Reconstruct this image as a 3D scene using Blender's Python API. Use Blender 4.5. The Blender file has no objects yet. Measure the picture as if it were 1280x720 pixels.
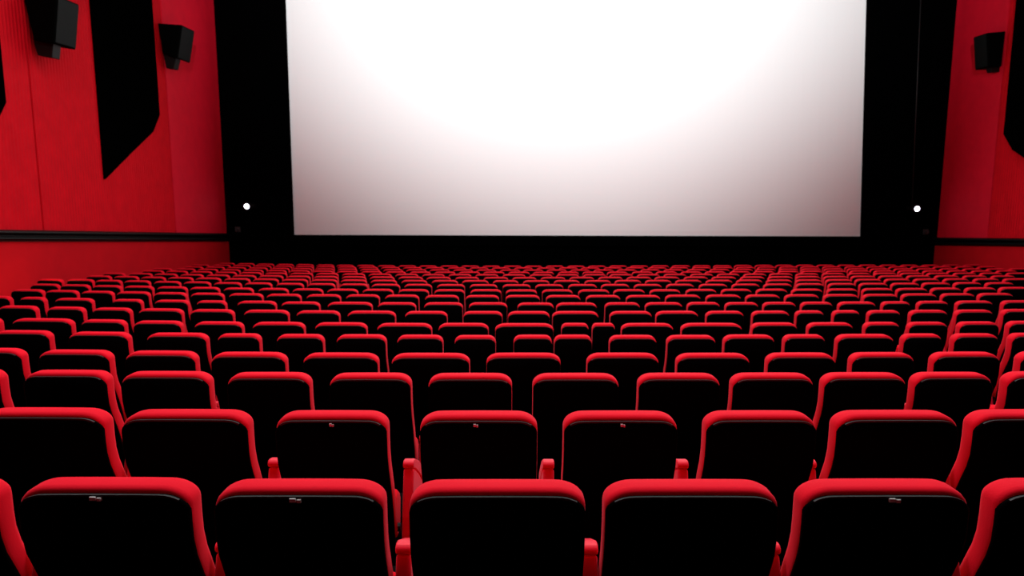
import bpy, math, random
from mathutils import Vector, Matrix
random.seed(11)
SC = bpy.context.scene
COL = SC.collection
R = math.radians

# ------------------------------------------------------------------ camera
F = 900.0                      # focal length in pixels of a 1280 px wide frame
PITCH = R(8.2)
CAM = Vector((0.0, 0.0, 1.82))
cd = bpy.data.cameras.new('camera'); cam = bpy.data.objects.new('camera', cd); COL.objects.link(cam)
cd.sensor_width = 36.0; cd.lens = 36.0 * F / 1280.0; cd.clip_end = 200
cd.dof.use_dof = True; cd.dof.focus_distance = 2.9; cd.dof.aperture_fstop = 4.0
cam.location = CAM; cam.rotation_euler = (math.pi/2 - PITCH, 0, 0)
SC.camera = cam
sp, cp = math.sin(PITCH), math.cos(PITCH)
def ray(px, py):
    x, y = (px-640)/F, -(py-360)/F
    return Vector((x, cp + y*sp, -sp + y*cp))
def at_depth(px, py, Y):       # the point of the hall seen at a pixel, at distance Y
    d = ray(px, py); return CAM + d*(Y/d.y)
def at_side(px, py, X):        # the same on a side wall
    d = ray(px, py); return CAM + d*(X/d.x)

# ------------------------------------------------------------------ materials
def mat(name, col, rough=0.6, spec=0.3, sheen=0, sheen_tint=None, bump=None, metal=0, emit=None, vary=0.0):
    m = bpy.data.materials.new(name); m.use_nodes = True
    nt = m.node_tree; b = nt.nodes['Principled BSDF']
    b.inputs['Base Color'].default_value = (*col, 1)
    b.inputs['Roughness'].default_value = rough
    b.inputs['Specular IOR Level'].default_value = spec
    b.inputs['Metallic'].default_value = metal
    b.inputs['Sheen Weight'].default_value = sheen
    if sheen_tint: b.inputs['Sheen Tint'].default_value = (*sheen_tint, 1)
    b.inputs['Sheen Roughness'].default_value = 0.4
    tc = nt.nodes.new('ShaderNodeTexCoord')
    if vary:
        n = nt.nodes.new('ShaderNodeTexNoise'); n.inputs['Scale'].default_value = 3.0; n.inputs['Detail'].default_value = 3
        nt.links.new(tc.outputs['Object'], n.inputs['Vector'])
        r = nt.nodes.new('ShaderNodeValToRGB')
        r.color_ramp.elements[0].position = .3; r.color_ramp.elements[1].position = .7
        r.color_ramp.elements[0].color = (*[c*(1-vary) for c in col], 1)
        r.color_ramp.elements[1].color = (*[min(1, c*(1+vary)) for c in col], 1)
        nt.links.new(n.outputs['Fac'], r.inputs['Fac']); nt.links.new(r.outputs['Color'], b.inputs['Base Color'])
    if bump:
        kind, scale, dist = bump
        if kind == 'noise':
            t = nt.nodes.new('ShaderNodeTexNoise'); t.inputs['Scale'].default_value = scale; t.inputs['Detail'].default_value = 2
        else:
            t = nt.nodes.new('ShaderNodeTexWave'); t.wave_type = 'BANDS'; t.bands_direction = 'Y'
            t.inputs['Scale'].default_value = scale; t.inputs['Distortion'].default_value = 0.3
        nt.links.new(tc.outputs['Object'], t.inputs['Vector'])
        bp = nt.nodes.new('ShaderNodeBump'); bp.inputs['Strength'].default_value = .6; bp.inputs['Distance'].default_value = dist
        nt.links.new(t.outputs['Fac'], bp.inputs['Height']); nt.links.new(bp.outputs['Normal'], b.inputs['Normal'])
    if emit:
        b.inputs['Emission Color'].default_value = (*emit[0], 1); b.inputs['Emission Strength'].default_value = emit[1]
    return m

M = dict(
    velvet=mat('red_velvet', (.84, .0022, .017), .75, .06, .22, (1, .30, .40), ('noise', 160, .0008), vary=.05),
    arm=mat('red_vinyl', (.86, .007, .034), .5, .3, .25, (1, .4, .5), ('noise', 90, .0006)),
    plastic=mat('black_shell', (.0008, .0008, .0009), .6, .01, bump=('noise', 60, .0004)),
    edge=mat('shell_edge_highlight', (.02, .02, .022), .45, .4, bump=('noise', 60, .0003)),  # shell black lightened to grey: light on the rolled edge, put into the colour
    plate=mat('plate_metal', (.85, .80, .80), .35, .5, bump=('noise', 200, .0003)),
    frame=mat('black_steel', (.004, .004, .004), .5, .2, bump=('noise', 80, .0003)),
    carpet=mat('charcoal_carpet', (.004, .003, .003), .95, .05, bump=('noise', 120, .003), vary=.3),
    ribbed=mat('red_ribbed_wall', (.80, .003, .014), .8, .1, bump=('wave', 3.4, .02), vary=.06),
    plain=mat('red_plain_wall', (.92, .007, .034), .7, .15, bump=('noise', 20, .003), vary=.04),
    lower=mat('red_lower_wall', (.66, .004, .012), .8, .1, bump=('noise', 30, .003), vary=.05),
    groove=mat('dark_red_groove', (.10, .001, .003), .9, .02, bump=('noise', 30, .002)),
    blackcloth=mat('black_drape', (.0005, .0005, .0006), .95, .0, bump=('noise', 15, .006)),
    panel=mat('black_acoustic_cloth', (.0005, .0006, .0005), .9, .0, bump=('noise', 90, .002)),
    panel_edge=mat('grey_green_edge', (.035, .045, .035), .7, .2, bump=('noise', 30, .002)),
    rail=mat('black_rail', (.002, .003, .003), .4, .18, bump=('noise', 15, .001)),
    speaker=mat('black_speaker', (.0008, .0009, .0008), .7, .02, bump=('noise', 40, .001)),
    grille=mat('speaker_grille', (.003, .0045, .004), .6, .1, bump=('noise', 150, .003)),
    ceiling=mat('dark_ceiling', (.02, .012, .012), .9, .1, bump=('noise', 10, .004)),
    lamp=mat('lamp_lens', (.9, .9, 1), .4, .3, emit=((.80, .84, 1.0), 9.0)),
)
# the screen: matt white vinyl with the fine tension lines of its cloth
m = mat('screen_vinyl', (.86, .85, .86), .9, .05); nt = m.node_tree; b = nt.nodes['Principled BSDF']
tc = nt.nodes.new('ShaderNodeTexCoord')
w1 = nt.nodes.new('ShaderNodeTexWave'); w1.bands_direction = 'X'; w1.inputs['Scale'].default_value = 1.1
w2 = nt.nodes.new('ShaderNodeTexWave'); w2.bands_direction = 'Z'; w2.inputs['Scale'].default_value = 1.1
for w in (w1, w2): nt.links.new(tc.outputs['Object'], w.inputs['Vector']); w.inputs['Distortion'].default_value = .4
ad = nt.nodes.new('ShaderNodeMath'); ad.operation = 'ADD'
nt.links.new(w1.outputs['Fac'], ad.inputs[0]); nt.links.new(w2.outputs['Fac'], ad.inputs[1])
bp = nt.nodes.new('ShaderNodeBump'); bp.inputs['Distance'].default_value = .004; bp.inputs['Strength'].default_value = .4
nt.links.new(ad.outputs[0], bp.inputs['Height']); nt.links.new(bp.outputs['Normal'], b.inputs['Normal'])
M['screen'] = m

# ------------------------------------------------------------------ mesh helpers
class MB:
    def __init__(s): s.v = []; s.f = []; s.m = []
    def add(s, vs, fs, mi=0):
        o = len(s.v); s.v += [tuple(v) for v in vs]; s.f += [tuple(i+o for i in f) for f in fs]; s.m += [mi]*len(fs)
    def build(s, name, mats, parent=None, smooth=False, bevel=0):
        me = bpy.data.meshes.new(name); me.from_pydata(s.v, [], s.f); me.update()
        for mm in (mats if isinstance(mats, (list, tuple)) else [mats]): me.materials.append(mm)
        for p, mi in zip(me.polygons, s.m): p.material_index = mi; p.use_smooth = smooth
        o = bpy.data.objects.new(name, me); COL.objects.link(o)
        if parent: o.parent = parent
        if bevel:
            md = o.modifiers.new('bevel', 'BEVEL'); md.width = bevel; md.segments = 3; md.limit_method = 'ANGLE'
            if smooth: pass
        return o
def box(mb, x0, x1, y0, y1, z0, z1, mi=0):
    vs = [(x, y, z) for x in (x0, x1) for y in (y0, y1) for z in (z0, z1)]
    mb.add(vs, [(0,1,3,2), (4,6,7,5), (0,4,5,1), (2,3,7,6), (0,2,6,4), (1,5,7,3)], mi)
def prism(mb, poly, vec, mi=0, side_mi=None):      # poly extruded along vec
    n = len(poly); vec = Vector(vec); P = [Vector(p) for p in poly]
    vs = P + [p+vec for p in P]
    mb.add(vs, [tuple(range(n))[::-1], tuple(range(n, 2*n))], mi)
    mb.add(vs, [(i, (i+1) % n, n+(i+1) % n, n+i) for i in range(n)], mi if side_mi is None else side_mi)
def fix(o):
    import bmesh
    bm = bmesh.new(); bm.from_mesh(o.data); bmesh.ops.remove_doubles(bm, verts=bm.verts, dist=1e-5)
    bmesh.ops.recalc_face_normals(bm, faces=bm.faces); bm.to_mesh(o.data); bm.free(); return o
def tag(o, label=None, cat=None, group=None, kind=None):
    if label: o['label'] = label
    if cat: o['category'] = cat
    if group: o['group'] = group
    if kind: o['kind'] = kind
    return o
def empty(name, loc=(0, 0, 0)):
    o = bpy.data.objects.new(name, None); COL.objects.link(o); o.location = loc; o.empty_display_size = .1; return o

# ------------------------------------------------------------------ seat
TOP = 1.0
def yoff(z):                    # rear profile of the reclined back: upright at the head, raked below
    pts = [(1.0, 0), (.90, 0), (.83, .003), (.77, .018), (.70, .050), (.62, .085), (.50, .12), (.30, .15), (.1, .16)]
    for (za, a), (zb, b_) in zip(pts, pts[1:]):
        if z >= zb: 
            t = (za - z)/(za - zb); return a + (b_-a)*max(0, t)
    return pts[-1][1]
def half_outline(hw, top, bot, rad, n=8, crown=.001, rx=.030):
    rx += rad
    P = []; N = []
    P.append((0, top+crown)); N.append((0, 1))
    P.append((hw*.45, top+crown*.7)); N.append((0, 1))
    for i in range(n+1):
        a = math.pi/2*(1 - i/n)
        P.append((hw-rx+rx*math.cos(a), top-rad+rad*math.sin(a))); nv = Vector((math.cos(a)/rx, math.sin(a)/rad)).normalized(); N.append((nv.x, nv.y))
    z = top - rad
    k = 9
    for i in range(1, k+1):
        zz = z + (bot - z)*i/k; P.append((hw, zz)); N.append((1, 0))
    return P, N
def shell(mb, hw, top, bot, rad, rings, mi=0):
    P, N = half_outline(hw, top, bot, rad); n = len(P)
    allr = []
    for inset, dy in rings:
        L = []; Rr = []
        for (w, z), (nx, nz) in zip(P, N):
            x = max(0, w - nx*inset); zz = z - nz*inset; y = dy + yoff(min(zz, 1.0))
            Rr.append((x, y, zz)); L.append((-x, y, zz))
        allr.append((L, Rr))
    for (La, Ra), (Lb, Rb) in zip(allr, allr[1:]):
        for A, B in ((La, Lb), (Ra, Rb)):
            mb.add(A+B, [(i, i+1, n+i+1, n+i) for i in range(n-1)], mi)
        mb.add([La[-1], Ra[-1], Lb[-1], Rb[-1]], [(0, 1, 3, 2)], mi)
    for L, Rr in (allr[0], allr[-1]):
        mb.add(L+Rr, [(i, i+1, n+i+1, n+i) for i in range(n-1)], mi)
CUSH = [(.030, .002), (.011, .003), (.003, .010), (0, .024), (0, .070), (.003, .084), (.012, .096), (.035, .103)]
def cushion_mb(mb, mi=0): shell(mb, .25, TOP, .40, .058, CUSH, mi)
def panel_mb(mb, mi=0): shell(mb, .248, TOP-.020, .26, .052, [(.008, -.010), (0, -.004), (0, .018)], mi)
def edge_highlight_mb(mb, mi=0):  # strip along the panel's top edge that carries its painted highlight
    P, N = half_outline(.248, TOP-.019, .6, .052); P = P[:7]; N = N[:7]; n = len(P)
    for s in (-1, 1):
        vs = []
        for (w, z), (nx, nz) in zip(P, N):
            for ins, dy in ((.0, -.004), (.0, -.0125), (.007, -.0125), (.007, -.004)):
                vs.append((s*(w-nx*ins), dy+.0, z-nz*ins))
        fs = []
        for i in range(n-1):
            for j in range(4): fs.append((4*i+j, 4*i+(j+1) % 4, 4*i+4+(j+1) % 4, 4*i+4+j))
        fs += [(0,1,2,3), (4*n-4, 4*n-3, 4*n-2, 4*n-1)]
        mb.add(vs, fs, mi)
def rounded_bar(mb, x0, x1, y0, y1, z0, z1, r, mi=0, n=5):     # box with rounded top/bottom rear and front ends in side view, bevelled by modifier
    pts = []
    for cx, cz, a0 in ((y1-r, z1-r, 0), (y0+r, z1-r, 90), (y0+r, z0+r, 180), (y1-r, z0+r, 270)):
        for i in range(n+1):
            a = R(a0 + 90*i/n); pts.append((cx+r*math.cos(a), cz+r*math.sin(a)))
    prism(mb, [(x0, p[0], p[1]) for p in pts], (x1-x0, 0, 0), mi)
def arm_mb(mb, s, mi=0):        # short padded arm that drops away towards the sitter's hand
    prism(mb, [(s*.281-.0255, y, z) for y, z in [(.128, .722), (.121, .732), (.124, .745), (.134, .752), (.148, .754), (.175, .748), (.30, .69), (.56, .53), (.60, .495), (.595, .465), (.56, .46), (.30, .63), (.18, .70)]], (.051, 0, 0), mi)
def stand_mb(mb, s, mi=0):      # upholstered side standard, its rear edge swept back
    prism(mb, [(s*.281-.0245, y, z) for y, z in [(.128, .723), (.098, .64), (.060, .53), (.035, .42), (.03, .05), (.56, .05), (.53, .30), (.48, .50), (.30, .63), (.18, .70)]], (.049, 0, 0), mi)
def foot_mb(mb, s, mi=0): box(mb, s*.281-.027, s*.281+.027, .01, .58, 0, .05, mi)
def base_mb(mb, mi=0):          # tipped-up seat squab behind the back
    pts = [(.285, .34), (.35, .28), (.44, .32), (.46, .45), (.44, .48), (.38, .52), (.31, .51), (.295, .42)]
    prism(mb, [(-.225, y, z) for y, z in pts], (.45, 0, 0), mi)
def hinge_mb(mb, mi=0):         # steel tube carrying squab and back between the standards
    n = 10
    A = [(-.25, .29+.02*math.cos(2*math.pi*i/n), .37+.02*math.sin(2*math.pi*i/n)) for i in range(n)]
    prism(mb, A, (.5, 0, 0), mi)

def make_seat():
    root = empty('cinema_chair')
    q = MB(); cushion_mb(q); fix(q.build('back_cushion', M['velvet'], root, True))
    q = MB(); panel_mb(q); p = fix(q.build('back_panel', M['plastic'], root, True))
    q = MB(); edge_highlight_mb(q); tag(fix(q.build('panel_edge', M['edge'], p)), 'thin grey strip coloured as light caught on the panel edge')
    q = MB(); base_mb(q); fix(q.build('seat_squab', M['velvet'], root, bevel=.02))
    q = MB(); hinge_mb(q); fix(q.build('hinge_tube', M['frame'], root))
    q = MB(); arm_mb(q, 1); fix(q.build('armrest', M['arm'], root, bevel=.010))
    q = MB(); stand_mb(q, 1); s = fix(q.build('side_standard', M['arm'], root, bevel=.012))
    q = MB(); foot_mb(q, 1); fix(q.build('foot', M['frame'], s))
    return root
proto = make_seat()
def plate(root, x, z, w):
    q = MB(); box(q, x-w/2, x+w*.05, -.018, -.008, z-.006, z+.006); box(q, x+w*.12, x+w/2, -.018, -.008, z-.008, z+.003)
    q.build('number_plate', M['plate'], root, bevel=.0015)
def copy_tree(o, parent=None):
    c = o.copy(); COL.objects.link(c)
    if parent: c.parent = parent
    for ch in o.children: copy_tree(ch, c)
    return c

# rows: (distance of the seat backs, image height of their tops); the hall falls 6 cm per row towards the screen
TOPS = [598, 512, 465, 440.5, 418, 403.3, 388.6, 377.7, 368.5, 361.5, 355, 350, 346, 342.5, 339.5, 336.8, 334.2, 332]
DIST = [2.05, 2.85, 3.85, 4.80, 5.95, 7.0] + [8.05+1.05*i for i in range(12)]
zt = [at_depth(640, y, d+.07).z for y, d in zip(TOPS, DIST)]
floorz = [z - TOP - .006 for z in zt]
def bow(X): return (.011 if X < 0 else .004)*min(X*X, 64)      # rows bow gently towards the screen at their ends
def slope(X): return 2*(.011 if X < 0 else .004)*X*.5

# measured faces (left, right) of the backs in the nearer rows
FACES = {
 0: [(-228,-10), (19,236), (265,478), (510,733), (757,976), (1006,1215), (1250,1466)],
 1: [(-35,128), (150,308), (343,483), (524,672), (705,848), (884,1022), (1048,1200), (1220,1375)],
 2: [(-100,-3), (28,132), (150,260), (283,386), (411,513), (535,640), (666,774), (799,901), (917,1018), (1032,1134), (1146,1242), (1262,1365)],
}
OUT = {
 3: [(-72,41), (46,148), (155,253), (263,363), (378,476), (489,588), (608,701), (732,824), (842,938), (953,1045), (1056,1144), (1156,1251), (1262,1360)],
 4: [(-10,72), (84,169), (182,265), (271,330), (345,408), (420,485), (496,555), (568,620), (642,690), (692,740), (760,821), (831,895), (901,969), (975,1032), (1040,1118), (1121,1178), (1183,1249), (1254,1320)],
 5: [(-70,8), (12,98), (100,163), (166,233), (242,308), (315,384), (393,461), (471,541), (548,611), (619,692), (701,736), (739,769), (775,842), (849,928), (936,997), (1005,1067), (1075,1125), (1129,1185), (1191,1249), (1252,1315)],
 6: [(-5,52), (57,111), (114,169), (172,233), (237,296), (304,364), (370,427), (434,496), (506,560), (579,628), (635,687), (690,748), (761,815), (818,873), (880,930), (937,987), (991,1030), (1037,1075), (1080,1126), (1132,1185), (1188,1242), (1246,1300)],
 7: [(-32,18), (22,61), (66,121), (139,182), (192,240), (245,286), (296,348), (351,402), (409,467), (472,521), (530,579), (586,634), (647,692), (695,746), (755,800), (805,853), (857,900), (904,948), (951,995), (998,1041), (1044,1095), (1098,1138), (1142,1186), (1190,1242), (1247,1292)],
}
XL, XR = -8.95, 13.35          # side walls
rows = []
for i, (d, yt, z) in enumerate(zip(DIST, TOPS, zt)):
    L = []
    if i in FACES or i in OUT:
        for a, b_ in FACES.get(i) or OUT[i]:
            k = (d + .12)/d if i in OUT else 1
            if i in OUT:
                if b_ < 640: b_ = 640 + (b_-640)*k
                if a > 640: a = 640 + (a-640)*k
            xa, xb = at_depth(a, yt+8, d).x, at_depth(b_, yt+8, d).x
            X = (xa+xb)/2; s = (d+bow(X))/d
            L.append((X*s, (xb-xa)*s/.5))
    else:
        w = 645/F*(d+bow(-8 if d > 13 else -5)); x0 = max(-w, XL+.40); x1 = min(645/F*(d+.3), XR-.42)
        n = round((x1-x0)/.575); p = (x1-x0)/n; ph = random.random()*p*.3
        for k in range(n):
            X = x0 + p*(k+.5) + (.25 if i % 2 else -.25)*p + random.uniform(-.006, .006); L.append((X, random.uniform(.95, .99)*p/.575))
    rows.append(L)

ORD = ['', 'first', 'second', 'third', 'fourth', 'fifth', 'sixth', 'seventh', 'eighth', 'ninth', 'tenth', 'eleventh', 'twelfth', 'thirteenth', 'fourteenth', 'fifteenth', 'sixteenth', 'seventeenth', 'eighteenth', 'nineteenth', 'twentieth']
def ordinal(n):
    if n <= 20: return ORD[n]
    t = {2: 'twenty', 3: 'thirty', 4: 'forty'}[n//10]
    return (t + '-' + ORD[n % 10]) if n % 10 else t[:-1] + 'ieth'
count = 0; first = True; stuff = MB()
PLATES = {(0, 1): 118, (0, 2): 370, (0, 5): 1117, (1, 2): 415, (1, 3): 595, (1, 4): 778}
protos_children = [c.name for c in proto.children]
jobs = []
for i, L in enumerate(rows):
    for k, (X, sx) in enumerate(L):
        n = len(L)
        loc = (X, DIST[i]+bow(X), floorz[i]+ (0 if i < 3 else random.uniform(0, .004)))
        rz = math.atan(slope(X))*(1 if i > 2 else .5)
        if len(jobs) + n - k <= 300 or (len(jobs) < 300 and k > 0 and jobs[-1][0] == i and len(jobs)+n-k <= 300):
            jobs.append((i, k, n, loc, rz, sx))
        else:
            Mx = Matrix.Translation(loc) @ Matrix.Rotation(rz, 4, 'Z') @ Matrix.Diagonal((sx, 1, 1, 1))
            q = MB(); cushion_mb(q, 0); panel_mb(q, 1); base_mb(q, 0); arm_mb(q, 1, 2); stand_mb(q, 1, 2); foot_mb(q, 1, 1)
            o = len(stuff.v); stuff.v += [tuple(Mx @ Vector(v)) for v in q.v]
            stuff.f += [tuple(a+o for a in f) for f in q.f]; stuff.m += q.m
for i, k, n, loc, rz, sx in jobs:
    o = proto if (i, k) == jobs[0][:2] else None
    if o is None: o = copy_tree(proto)
    o.location = loc; o.rotation_euler = (0, 0, rz); o.scale = (sx, 1, 1)
    if i > 1:                   # farther rows have lower arms
        for ch in o.children:
            if ch.name.startswith('armrest'): ch.location.z = -.145
            if ch.name.startswith('side_standard'): ch.scale.z = .8
    if k < n-1:                 # the shared arm sits in whatever gap there is to the neighbour
        X2, s2 = rows[i][k+1]; gap_end = (X2 - .252*s2 - loc[0])/sx
        dx = min(0, gap_end - .308)
        if gap_end > .300: dx = (gap_end + .25)/2 - .281 if gap_end < .40 else 0
        for ch in o.children:
            if ch.name.startswith(('armrest', 'side_standard')): ch.location.x = dx
    row = 'nearest row' if i == 0 else ordinal(i+1)+' row from camera'
    if k == 0: pos = 'leftmost chair'
    elif k == n-1: pos = 'rightmost chair'
    elif k <= n//2: pos = ordinal(k+1)+' from the left'
    else: pos = ordinal(n-k)+' from the right'
    tag(o, 'red cinema chair, black back, ' + pos + ', ' + row, 'chair', 'cinema chairs of the ' + row)
for (i, k), px in PLATES.items():        # the few backs that show a little pale plate under the top edge
    j = next(j for j in range(len(jobs)) if jobs[j][:2] == (i, k))
    loc, sx = jobs[j][3], jobs[j][5]
    o = [ob for ob in COL.objects if ob.type == 'EMPTY' and ob.name.startswith('cinema_chair')
         and abs(ob.location.x-loc[0]) < 1e-4 and abs(ob.location.y-loc[1]) < 1e-4][0]
    wpx = at_depth(px, TOPS[i]+18, DIST[i]).x
    plate(o, (wpx-loc[0])/sx, TOP-.029 if i == 0 else TOP-.034, .034 if i == 0 else .02)
    o['label'] = o['label'].replace('black back', 'pale plate on black back')
so = stuff.build('cinema_chair', [M['velvet'], M['plastic'], M['arm']])
for p in so.data.polygons: p.use_smooth = p.material_index != 2
fix(so)
tag(so, 'farthest rows of small red cinema chairs, packed tightly just below the black screen surround', 'chair', 'farthest cinema chairs', 'stuff')
print('seats as things', len(jobs), 'stuff verts', len(stuff.v), [len(r) for r in rows])

# ------------------------------------------------------------------ floor: shallow bowed terraces
YF = 22.6                       # front wall
q = MB(); xs = [XL-.3 + (XR-XL+.6)*t/24 for t in range(25)]
edges = [(-3.0, floorz[0])] + [(DIST[i]-.12, floorz[i]) for i in range(1, len(DIST))]
prof = []
for j, (y, z) in enumerate(edges):
    if j: prof.append((y, edges[j-1][1], 1))
    prof.append((y, z, 1 if j else 0))
prof.append((YF+.5, edges[-1][1], 0))
vs = [(x, y + (bow(x) if b1 else 0), z) for (y, z, b1) in prof for x in xs]
n = len(xs)
vs_low = [(x, y, -2.2) for y in (-3.0, YF+.5) for x in xs]
q.add(vs, [(r*n+c, r*n+c+1, (r+1)*n+c+1, (r+1)*n+c) for r in range(len(prof)-1) for c in range(n-1)])
fo = q.build('floor', M['carpet']); tag(fo, kind='structure')

# ------------------------------------------------------------------ side walls
ZC = 8.6                        # ceiling height
ZB = floorz[-1] - .6
def side_wall(name, X, s, seam_px, rail_pts, mats):
    # X = wall face, s = +1 if the room is on the +X side
    q = MB(); box(q, *(sorted((X - s*.35, X - s*.06))), -3, YF+.6, ZB, ZC); w = q.build(name, M['groove']); tag(w, kind='structure')
    ys = [-3.0] + sorted(at_side(px, 290, X).y for px in seam_px) + [YF+.02]
    return w, ys
def wall_surface(w, X, s, ya, yb, za, zb, m, out=0.0):
    q = MB(); box(q, *(sorted((X - s*.06, X + s*out))), ya, yb, za, zb); q.build('wall_panel', m, w, bevel=.008)

# rail heights measured on each wall
lt0, lb0 = at_side(0, 287, XL), at_side(0, 302, XL); lt1, lb1 = at_side(270, 291.5, XL), at_side(270, 302, XL)
rt0, rb0 = at_side(1280, 298, XR), at_side(1280, 308, XR); rt1, rb1 = at_side(1188, 297, XR), at_side(1188, 307, XR)
def zline(p, q_, y): return p.z + (q_.z-p.z)*(y-p.y)/(q_.y-p.y)
G = .05
for name, X, s, seams, T0, T1, B0, B1 in (
        ('wall_left', XL, 1, (-150, 55, 220), lt0, lt1, lb0, lb1),
        ('wall_right', XR, -1, (1235, 1390), rt0, rt1, rb0, rb1)):
    w, ys = side_wall(name, X, s, seams, None, None)
    for j in range(len(ys)-1):
        ya, yb = ys[j]+G/2, ys[j+1]-(G/2 if j < len(ys)-2 else 0)
        last = j == len(ys)-2
        q = MB()
        a = (X - s*.06); o_ = X
        zA, zB_ = zline(T0, T1, ya)-.1, zline(T0, T1, yb)-.1
        prism(q, [(o_, ya, zA), (o_, yb, zB_), (o_, yb, ZC), (o_, ya, ZC)], (a-o_, 0, 0))
        pn = fix(q.build('wall_panel', M['plain'] if last else M['ribbed'], w, bevel=.006))
    # lower wall stands slightly proud under the rail
    q = MB(); y0, y1 = -3, YF+.02
    prism(q, [(X+s*.05, y0, ZB), (X+s*.05, y1, ZB), (X+s*.05, y1, zline(B0, B1, y1)+.04), (X+s*.05, y0, zline(B0, B1, y0)+.04)], (-s*.12, 0, 0))
    fix(q.build('wall_base_panel', M['lower'], w))
    # rail: backing board with two rounded bars, follows the rake of the hall
    q = MB(); y0, y1 = -3, YF+.1
    def bar(q, f0, f1, depth, rounded):
        res = []
        for y in (y0, y1):
            zt_, zb_ = zline(T0, T1, y), zline(B0, B1, y)
            za, zb2 = zb_+(zt_-zb_)*f0, zb_+(zt_-zb_)*f1
            ring = []
            if rounded:
                for t in range(9):
                    a = math.pi*t/8 - math.pi/2
                    ring.append((X + s*(.06+(depth-.06)*math.cos(a)), y, (za+zb2)/2 + (zb2-za)/2*math.sin(a)))
                ring += [(X, y, zb2), (X, y, za)]
            else: ring = [(X, y, za), (X+s*depth, y, za), (X+s*depth, y, zb2), (X, y, zb2)]
            res.append(ring)
        n_ = len(res[0]); vs_ = res[0]+res[1]
        q.add(vs_, [tuple(range(n_)), tuple(range(n_, 2*n_))] + [(t, (t+1) % n_, n_+(t+1) % n_, n_+t) for t in range(n_)])
    bar(q, 0, 1, .07, False); bar(q, .55, .98, .14, True); bar(q, .08, .42, .12, True)
    r = fix(q.build('trim_1' if s > 0 else 'trim_2', M['rail'])); tag(r, kind='structure')

# ------------------------------------------------------------------ front wall, screen
q = MB(); box(q, XL-.3, XR+.3, YF, YF+.3, ZB, ZC+2); tag(q.build('wall_front', M['blackcloth']), kind='structure')
q = MB(); box(q, XL-.3, XR+.3, -3.3, -3.0, -1, ZC); tag(q.build('wall_back', M['groove']), kind='structure')
q = MB(); box(q, XL-.3, XR+.3, -3.3, YF+.3, ZC, ZC+.3); tag(q.build('ceiling', M['ceiling']), kind='structure')
YS = 22.3
bl, br = at_depth(368, 293.5, YS), at_depth(1075, 295.5, YS); tl, tr = at_depth(357, -6, YS), at_depth(1083, -6, YS)
zl = tl.z
SH = ZC-.12
def ext(b_, t_, z): k = (z-b_.z)/(t_.z-b_.z); return b_ + (t_-b_)*k
tl, tr = ext(bl, tl, SH), ext(br, tr, SH)
scr = empty('cinema_screen', ((bl.x+br.x)/2, YS, bl.z)); O = scr.location
tag(scr, 'huge blank white cinema screen framed in black, glowing in the middle of the front wall', 'screen')
def rel(p): return Vector(p)-O
q = MB(); prism(q, [rel(bl), rel(br), rel(tr), rel(tl)], (0, .04, 0)); fix(q.build('screen_cloth', M['screen'], scr))
q = MB()
hb = bl.z + .11
prism(q, [rel((bl.x+.05, YS-.006, hb)), rel((br.x-.05, YS-.006, hb-.02)), rel((br.x-.05, YS-.006, hb+.005)), rel((bl.x+.05, YS-.006, hb+.025))], (0, .008, 0))
fix(q.build('bottom_hem', M['screen'], scr))
q = MB()                         # black masking boards round the cloth
W = .30
def brd(a, b_, c, d_): prism(q, [rel(a), rel(b_), rel(c), rel(d_)], (0, .16, 0))
yb = YS-.08
P_ = lambda p, dx, dz: (p.x+dx, yb, p.z+dz)
brd(P_(bl, -W, -W), P_(br, W, -W), P_(br, W, 0), P_(bl, -W, 0))
brd(P_(bl, -W, 0), P_(bl, 0, 0), P_(tl, 0, 0), P_(tl, -W, 0))
brd(P_(br, 0, 0), P_(br, W, 0), P_(tr, W, 0), P_(tr, 0, 0))
fix(q.build('masking_frame', M['blackcloth'], scr))
q = MB()
for x in [bl.x+.2 + (br.x-bl.x-.4)*t/10 for t in range(11)]: box(q, x-.05-O.x, x+.05-O.x, .04, YF-YS+.02, -.25, SH-O.z)
q.build('support_battens', M['frame'], scr)

# ------------------------------------------------------------------ black acoustic panels on the side walls
def board(X, s, near_px, near_y, far_px, far_y, label, th=.05, edge='panel'):
    pts = [(near_px, near_y), (near_px + (far_px-near_px)*.5, near_y+(far_y-near_y)*.52), (near_px + (far_px-near_px)*.88, near_y+(far_y-near_y)*.90)]
    pts += [(far_px, far_y-(near_y-far_y)*.22)]
    P = [at_side(px, py, X+s*th) for px, py in pts]
    y_n, y_f = P[0].y, P[-1].y
    P = P + [Vector((P[0].x, y_f, ZC-.12)), Vector((P[0].x, y_n, ZC-.12))]
    base = Vector((X, (y_n+y_f)/2, min(p.z for p in P)))
    q = MB(); prism(q, [p-base for p in P], (-s*(th-.002), 0, 0), 0, 1)
    o = fix(q.build('acoustic_panel', [M['panel'], M[edge]])); o.location = base
    return tag(o, label, 'wall panel', 'black acoustic panels on the side walls')
board(XL, 1, 132, 224, 200, 158, 'tall black wall panel with slanted lower end, between two speakers on left red wall')
board(XL, 1, -95, 228, 8, 146, 'black wall panel cut by the left edge of the photo, only its rounded corner showing')
board(XR, -1, 1345, 243, 1254, 181, 'black wall panel with grey slanted lower edge on the right red wall', .2, 'panel_edge')

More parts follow.
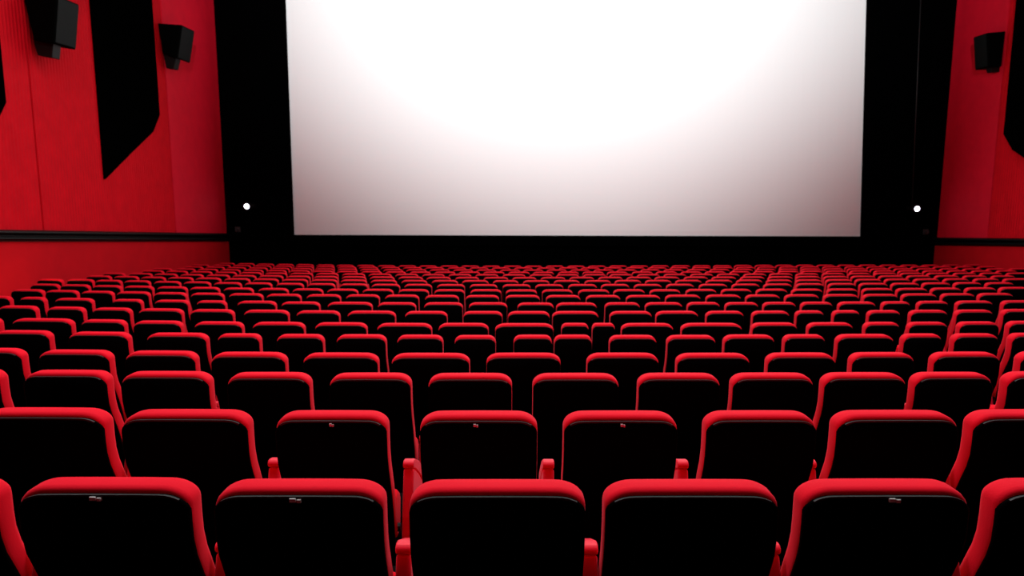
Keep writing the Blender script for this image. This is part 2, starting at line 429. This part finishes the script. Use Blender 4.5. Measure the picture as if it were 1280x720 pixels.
# ------------------------------------------------------------------ wall speakers
def speaker(face, dy, X, s, wedge, label):
    Y = at_side(*face[0], X + s*.01).y
    P = [at_depth(px, py, Y) for px, py in face]
    base = Vector((X, Y+dy/2, min(p.z for p in P)))
    root = empty('wall_speaker', base)
    tag(root, label, 'speaker', 'loudspeakers on the side walls')
    q = MB(); prism(q, [p-base for p in P], (0, dy, 0)); fix(q.build('cabinet', M['speaker'], root, bevel=.02))
    # grille on the room-side face: between points 1 and 2 of the outline
    a, b_ = P[1]-base, P[2]-base; up = (a-b_).normalized(); nrm = Vector((up.z, 0, -up.x))
    if nrm.x*s < 0: nrm = -nrm
    q = MB(); m_ = .03
    a2, b2 = a-up*m_, b_+up*m_
    prism(q, [a2+Vector((0, m_, 0)), b2+Vector((0, m_, 0)), b2+Vector((0, dy-m_, 0)), a2+Vector((0, dy-m_, 0))], nrm*.018)
    fix(q.build('grille', M['grille'], root))
    Wd = [at_depth(px, py, Y+.12) for px, py in wedge]
    q = MB(); prism(q, [p-base for p in Wd], (0, dy*.35, 0)); br_ = fix(q.build('mounting_bracket', M['frame'], root, bevel=.01))
    return root
speaker([(197,29), (227,31), (221,73), (203,66)], .74, XL, 1, [(203,64), (221,70), (217,86), (208,85)],
        'smaller black wall speaker high on left red wall, nearest the screen')
speaker([(28,-9), (71,-6), (67,54), (42,50)], .68, XL, 1, [(41,48), (67,50), (65,72), (47,69)],
        'larger black wall speaker at the top left of the photo')
speaker([(1257,39), (1234,41), (1236,83.5), (1252,83)], .58, XR, -1, [(1251,80), (1237,80), (1240,90), (1250,90)],
        'black wall speaker high on the right red wall beside the screen')

# ------------------------------------------------------------------ two small spot lamps either side of the screen
def cyl(q, c, r, l, axis, n=20, mi=0, r2=None):
    axis = Vector(axis).normalized(); u = axis.orthogonal().normalized(); v = axis.cross(u)
    r2 = r if r2 is None else r2
    A = [Vector(c)+(u*math.cos(2*math.pi*i/n)+v*math.sin(2*math.pi*i/n))*r for i in range(n)]
    B = [Vector(c)+axis*l+(u*math.cos(2*math.pi*i/n)+v*math.sin(2*math.pi*i/n))*r2 for i in range(n)]
    q.add(A+B, [tuple(range(n))[::-1], tuple(range(n, 2*n))] + [(i, (i+1) % n, n+(i+1) % n, n+i) for i in range(n)], mi)
for px, py, bx, by, label in ((308, 258, 296, 287, 'small round white lamp glowing on the black surround left of the screen'),
                      (1147, 261, 1159, 290, 'small round white lamp glowing on the black surround right of the screen')):
    c = at_depth(px, py, YF-.34); root = empty('spot_lamp', (c.x, YF, c.z-.2))
    tag(root, label, 'lamp', 'spot lamps beside the screen')
    q = MB(); cyl(q, (0, -.30, .2), .15, .22, (0, 1, 0), r2=.10); q.build('lamp_housing', M['frame'], root, True)
    q = MB(); cyl(q, (0, -.325, .2), .075, .02, (0, 1, 0)); q.build('lens', M['lamp'], root)
    q = MB(); box(q, -.19, -.16, -.22, 0, .16, .24); box(q, .16, .19, -.22, 0, .16, .24); box(q, -.19, .19, -.06, 0, .14, .26)
    q.build('yoke', M['frame'], root)
    d2 = at_depth(bx, by, YF-.1)
    e = MB(); cyl(e, (0, -.12, 0), .05, .12, (0, 1, 0)); box(e, -.08, .08, -.03, 0, -.08, .08)
    o = e.build('wall_socket', mat('socket_grey', (.03, .03, .032), .4, .5, bump=('noise', 50, .001)))
    o.location = (d2.x, YF, d2.z)
    tag(o, 'tiny grey fitting on the black wall below the ' + ('left' if px < 640 else 'right') + ' lamp', 'fitting', 'fittings below the lamps')
# cable dropping to the right lamp
lc = at_depth(1147, 261, YF-.34)
a, b_ = at_depth(1151, -5, YF-.02), Vector((lc.x, YF-.02, lc.z+.075))
t_ = ext(b_, a, ZC-.01)
q = MB(); cyl(q, (0, 0, 0), .014, (t_-b_).length, t_-b_, 8)
o = q.build('cable', mat('cable_grey', (.012, .012, .013), .5, .4, bump=('noise', 50, .001)), None, True); o.location = b_
tag(o, 'thin dark cable hanging down the black surround to the right lamp', 'cable')

# ------------------------------------------------------------------ light
def area(name, loc, sx, sy, power, col=(1, 1, 1), rot=(0, 0, 0), spread=180):
    l = bpy.data.lights.new(name, 'AREA'); l.shape = 'RECTANGLE'; l.size = sx; l.size_y = sy; l.energy = power; l.color = col
    l.spread = R(spread)
    o = bpy.data.objects.new(name, l); COL.objects.link(o); o.location = loc; o.rotation_euler = rot; return o
area('house_light', (0, 5.0, 8.2), 14, 2.5, 850, (.93, 1, 1))
area('house_light', (0, 11.0, 8.4), 14, 2.0, 340, (.93, 1, 1))
area('house_light', (3.5, 18.0, 8.3), 17, 2.0, 620, (.93, 1, 1), (R(-36), 0, 0), 140)
# projector throwing plain white onto the screen
l = bpy.data.lights.new('projector_beam', 'SPOT'); l.energy = 43000; l.color = (.93, 1, .99); l.spot_size = R(69.5); l.spot_blend = 1.0; l.shadow_soft_size = .1
o = bpy.data.objects.new('projector_beam', l); COL.objects.link(o); o.location = (.4, -2.2, 7.2)
tgt = at_depth(712, -262, YS)
o.rotation_euler = (tgt - o.location).to_track_quat('-Z', 'Y').to_euler()
# warm aisle light low by the left wall, just out of the picture
l = bpy.data.lights.new('aisle_light', 'POINT'); l.energy = 3.5; l.color = (1, .45, .15); l.shadow_soft_size = .12
o = bpy.data.objects.new('aisle_light', l); COL.objects.link(o); o.location = (XL+.7, 12.6, .15)

w = bpy.data.worlds.new('world'); SC.world = w; w.use_nodes = True
w.node_tree.nodes['Background'].inputs['Color'].default_value = (.5, .5, .5, 1)
w.node_tree.nodes['Background'].inputs['Strength'].default_value = .0
SC.view_settings.view_transform = 'Standard'; SC.view_settings.look = 'None'
SC.view_settings.exposure = 0.0; SC.view_settings.gamma = 1.0; SC.view_settings.use_curve_mapping = False
